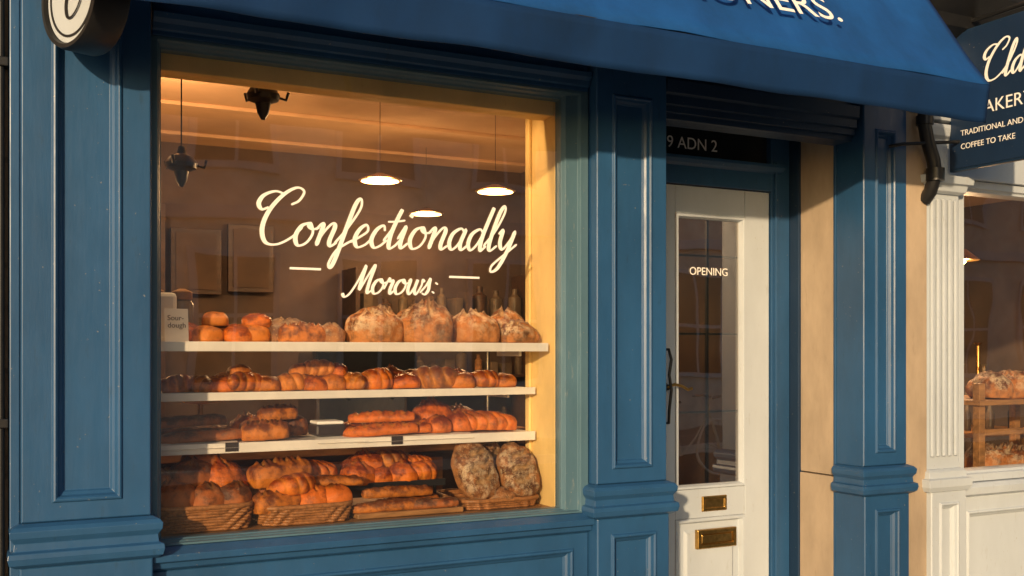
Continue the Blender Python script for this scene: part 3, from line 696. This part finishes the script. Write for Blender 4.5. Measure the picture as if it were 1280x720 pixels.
for x, y, k, s in [(1.13, .33, 'roundg', .95), (1.21, .34, 'bun2', 1.1), (1.29, .33, 'roundg', .9), (1.375, .34, 'crois', 1), (1.16, .42, 'roundg', 1), (1.27, .43, 'roundg', 1.05), (1.37, .43, 'round', 1)]: put(k, x, y, Z4 + .086, random.uniform(0, 90), s)
put('roundg', 1.17, .36, Z4 + .13, 8, .8); put('crois2', 1.26, .37, Z4 + .13, 8, 1.1); put('plait', 1.35, .38, Z4 + .125, -5, .6)
e = empty('wooden_board'); box('board', 1.06, 1.43, .12, .26, Z4 + .001, Z4 + .018, OAK, e, .004)
put('bagu', 1.20, .16, Z4 + .019, 3, .74); put('bagu', 1.25, .215, Z4 + .019, 4, .76); put('bagu2', 1.31, .15, Z4 + .019, -3, .75); put('bagu', 1.22, .19, Z4 + .058, 2, .72)
put('lean', 1.50, .22, Z4 + .11, 10, 1.08, 58); put('lean', 1.66, .20, Z4 + .108, -6, 1.02, 60); put('lean', 1.58, .34, Z4 + .13, 4, 1.1, 62); put('seedbun', 1.58, .15, Z4 + .02, 0, .7)
basket(1.43, 1.735, .115, .42, Z4, .03)

# ------------------------------------------------------------ interior furnishing
def pendant(x, y, z, kind, light=0):
    e = empty('pendant_lamp')
    tube('cord', [(x, y, 2.72), (x, y, z + .03)], .0015 if kind == 'disc' else .003, DARKW if kind == 'disc' else BLACK, e)
    if kind == 'disc':
        rev('shade', [(.02, .035), (.03, .03), (.09, .010), (.11, .0), (.105, -.002)], BRASS, e, (x, y, z))
        rev('glow', [(.095, -.004), (.095, -.007)], LAMPW, e, (x, y, z))
    else:
        rev('shade', [(.012, .09), (.02, .06), (.05, .045), (.065, .02), (.06, .0), (.03, -.012), (.022, -.05), (.008, -.075)], BLACK, e, (x, y, z), n=20)
        for q in range(3):
            a = q * 2.1; tube('arm', [(x, y, z + .03), (x + .09 * math.cos(a), y + .09 * math.sin(a), z + .01), (x + .1 * math.cos(a), y + .1 * math.sin(a), z + .04)], .006, BLACK, e)
    if light: plight('lamp_light', (x, y, z - .06), light, e)
pendant(1.79, 1.95, 2.32, 'disc', 30); pendant(2.44, 1.95, 2.31, 'disc', 24); pendant(2.45, 2.95, 2.31, 'disc', 18)
pendant(.97, 1.0, 2.43, 'dark'); pendant(.72, 1.35, 2.2, 'dark')
for x in (.62, 1.1, 1.58):  # unseen spots behind the header, added as fill on the shelves
    e = empty('display_fill_spot'); rev('can', [(.02, .10), (.03, .09), (.03, 0), (.026, 0)], BLACK, e, (x, .22, 2.56), n=20); rev('bulb', [(.022, .004), (.022, .002)], LAMPS, e, (x, .22, 2.56), n=16)
    tube('stem', [(x, .22, 2.65), (x, .22, 2.73)], .006, BLACK, e)
    plight('spot_fill_beam', (x, .21, 2.545), 26, e, (1, .62, .3), .03, ((x, .2, 1.4), 70))
for x, y in ((.55, 1.7),):  # out-of-view spot, added for fill light inside the shop
    e = empty('interior_fill_spot'); rev('can', [(.02, .12), (.045, .10), (.05, 0), (.045, 0)], BLACK, e, (x, y, 2.58), (rad(-50), 0, 0), n=20)
    tube('stem', [(x, y, 2.62), (x, y, 2.71)], .006, BLACK, e); plight('spot_fill_beam', (x, y - .06, 2.50), 55, e, (1, .60, .30), .04, ((x + .7, 3.0, 2.9), 130))
e = empty('framed_menu'); box('frame', 1.0, 1.30, 3.44, 3.48, 1.80, 2.20, DARKW, e, .004); box('sheet', 1.03, 1.27, 3.432, 3.439, 1.83, 2.17, WALLI, e, 0)
e = empty('framed_menu'); box('frame', 1.34, 1.62, 3.44, 3.48, 1.82, 2.24, DARKW, e, .004); box('sheet', 1.37, 1.59, 3.432, 3.439, 1.85, 2.21, WALLI, e, 0)
def shelving(x0, x1, y, zs, seed_=0, mats=(JARG, DARKW, JARG, OAK, WALLI)):
    random.seed(seed_); e = empty('shelving_unit')
    box('side', x0 - .03, x0, y, y + .28, .1, zs[-1] + .3, DARKW, e); box('side', x1, x1 + .03, y, y + .28, .1, zs[-1] + .3, DARKW, e)
    for z in zs:
        box('shelf', x0, x1, y, y + .28, z - .02, z, DARKW, e)
        x = x0 + .04
        while x < x1 - .05:
            w_ = random.uniform(.025, .05); hh = random.uniform(.08, .22)
            c = random.choice(mats)
            if random.random() < .6: rev('jar', [(w_, 0), (w_, hh * .7), (w_ * .45, hh * .8), (w_ * .45, hh)], c, e, (x + w_, y + .12, z + .001), n=14)
            else: box('box', x, x + w_ * 1.7, y + .05, y + .2, z + .001, z + hh * .8, c, e, .002)
            x += w_ * 2 + random.uniform(.005, .06)
    return e
shelving(2.1, 3.3, 3.18, [.5, .9, 1.3, 1.68], 3)
shelving(.2, .9, 3.18, [.5, .9, 1.3, 1.65, 2.0], 5)
e = empty('shop_counter'); box('body', .7, 2.6, 2.0, 2.5, .1, 1.0, DARKW, e); box('top', .66, 2.64, 1.96, 2.54, 1.0, 1.04, OAK, e)
for x in (.8, 1.3, 1.8, 2.3): box('front_panel', x - .05, x + .35, 1.985, 1.999, .2, .9, OAK, e)
e = empty('coffee_machine'); box('body', 1.5, 2.0, 2.1, 2.45, 1.041, 1.45, CHROME, e, .02); box('hood', 1.48, 2.02, 2.02, 2.1, 1.32, 1.46, BLACK, e, .01)
for x in (1.62, 1.85): rev('group_head', [(.03, 0), (.03, .08)], CHROME, e, (x, 2.06, 1.23)); tube('handle', [(x, 2.04, 1.23), (x, 1.93, 1.22)], .012, BLACK, e)
e = empty('cake_stand'); rev('stand', [(.07, 0), (.015, .02), (.012, .15), (.14, .17), (.14, .18)], BRASS, e, (.95, 2.2, 1.041)); rev('cake', [(.11, 0), (.11, .07), (.1, .08)], CREAM, e, (.95, 2.2, 1.222))
for y, z in ((2.0, 1.9), (2.8, 1.9)):  # invented sconces on the hidden left wall, added as warm fill
    e = empty('added_fill_sconce'); box('plate', .101, .115, y - .03, y + .03, z - .08, z + .05, BRASS, e); rev('bulb', [(.01, -.03), (.03, -.01), (.03, .02), (.01, .04)], LAMPS, e, (.16, y, z), n=16)
    plight('sconce_fill_light', (.25, y, z), 8, e, (1, .5, .2), .04)
e = empty('bread_stand')
for x in (4.22, 5.0):
    for y in (.35, .75): box('post', x, x + .04, y, y + .04, .1, 1.30, OAK, e)
for z in (.86, 1.22): box('tier', 4.2, 5.06, .33, .81, z - .025, z - .0005 + .0, OAK, e)
box('cross_bar', 4.262, 4.998, .35, .37, 1.05, 1.08, OAK, e)
for x, z in [(4.42, .86), (4.62, .86), (4.84, .86), (4.45, 1.22), (4.62, 1.22), (4.8, 1.22)]: put('boule1', x, .48, z + .001, random.uniform(0, 180), 1.12)
shelving(3.7, 5.6, 2.6, [.9, 1.3, 1.7], 9, (OAK, PAPER, BRASS, DARKW, CREAM))
e = empty('glassware_table'); box('top', 4.4, 6.0, 1.3, 1.8, .93, .96, OAK, e)
for x in (4.45, 5.9):
    for y in (1.35, 1.72): box('leg', x, x + .05, y, y + .05, .1, .929, OAK, e)
for i in range(22):
    x = 4.42 + i * .07; rev('glass_jar', [(.025, 0), (.028, .1), (.012, .13), (.012, .25 + .14 * (i % 3)), (.03, .27 + .14 * (i % 3))], random.choice([CHROME, BRASS, BLACK, JARG]), e, (x, 1.45 + .1 * (i % 3), .961), n=12)
for x, y, z in ((4.75, .9, 1.95), (5.2, 1.6, 1.8), (4.4, 1.9, 1.9)):
    e = empty('pendant_lamp'); tube('cord', [(x, y, 2.6), (x, y, z)], .004, BLACK, e); rev('shade', [(.03, .06), (.1, .0), (.095, -.002)], BRASS, e, (x, y, z)); rev('bulb', [(.01, -.03), (.03, -.01), (.02, .02)], LAMPS, e, (x, y, z), n=14)
    plight('lamp_light', (x, y, z - .08), 28, e, (1, .6, .3), .06)

# ------------------------------------------------------------ opposite terrace (seen in reflections)
T = empty('terraced_building')
box('wall', 0, 36, -12.6, -12.2, 0, 9.5, STONE_L, T, 0)
box('cornice', 0, 36, -12.2, -11.9, 9.0, 9.3, STONE_L, T, .02); box('string_course', 0, 36, -12.2, -12.1, 3.4, 3.6, WHITE, T, .01)
for i in range(16):
    x = .4 + i * 2.2
    for z0, hh in ((.9, 2.1), (4.1, 1.9), (6.7, 1.6)):
        box('window_surround', x, x + 1.3, -12.2, -12.13, z0, z0 + hh, WHITE, T, .01)
        for q in range(2):
            for p_ in range(2):
                box('pane', x + .1 + q * .58, x + .62 + q * .58, -12.129, -12.12, z0 + .1 + p_ * hh * .47, z0 + .04 + (p_ + 1) * hh * .47, GLO, T, 0)
K = empty('bicycle', (7.9, -6.9, -.13))
BF = plain('cream_enamel', (.7, .66, .55), .3)
for x in (-.52, .52):
    tube('tyre', [(x + .335 * math.cos(a * math.pi / 24), 0, .35 + .335 * math.sin(a * math.pi / 24)) for a in range(48)], .018, PAPER, K, True)
    for s_ in range(16):
        a = s_ * math.pi / 8; tube('spoke', [(x, 0, .35), (x + .32 * math.cos(a), 0, .35 + .32 * math.sin(a))], .002, CHROME, K, res=1)
for pts in ([(-.52, 0, .35), (-.05, 0, .3), (.40, 0, .78), (-.18, 0, .80), (-.05, 0, .3)], [(-.52, 0, .35), (-.18, 0, .80), (-.22, 0, .92)], [(.52, 0, .35), (.38, 0, .82), (.36, 0, .95), (.45, 0, 1.0)]):
    tube('frame_tube', pts, .016, BF, K)
tube('handlebar', [(.25, -.25, 1.0), (.42, -.2, 1.02), (.45, 0, 1.0), (.42, .2, 1.02), (.25, .25, 1.0)], .012, CHROME, K)
box('saddle', -.33, -.10, -.07, .07, .92, .96, BLACK, K, .02)
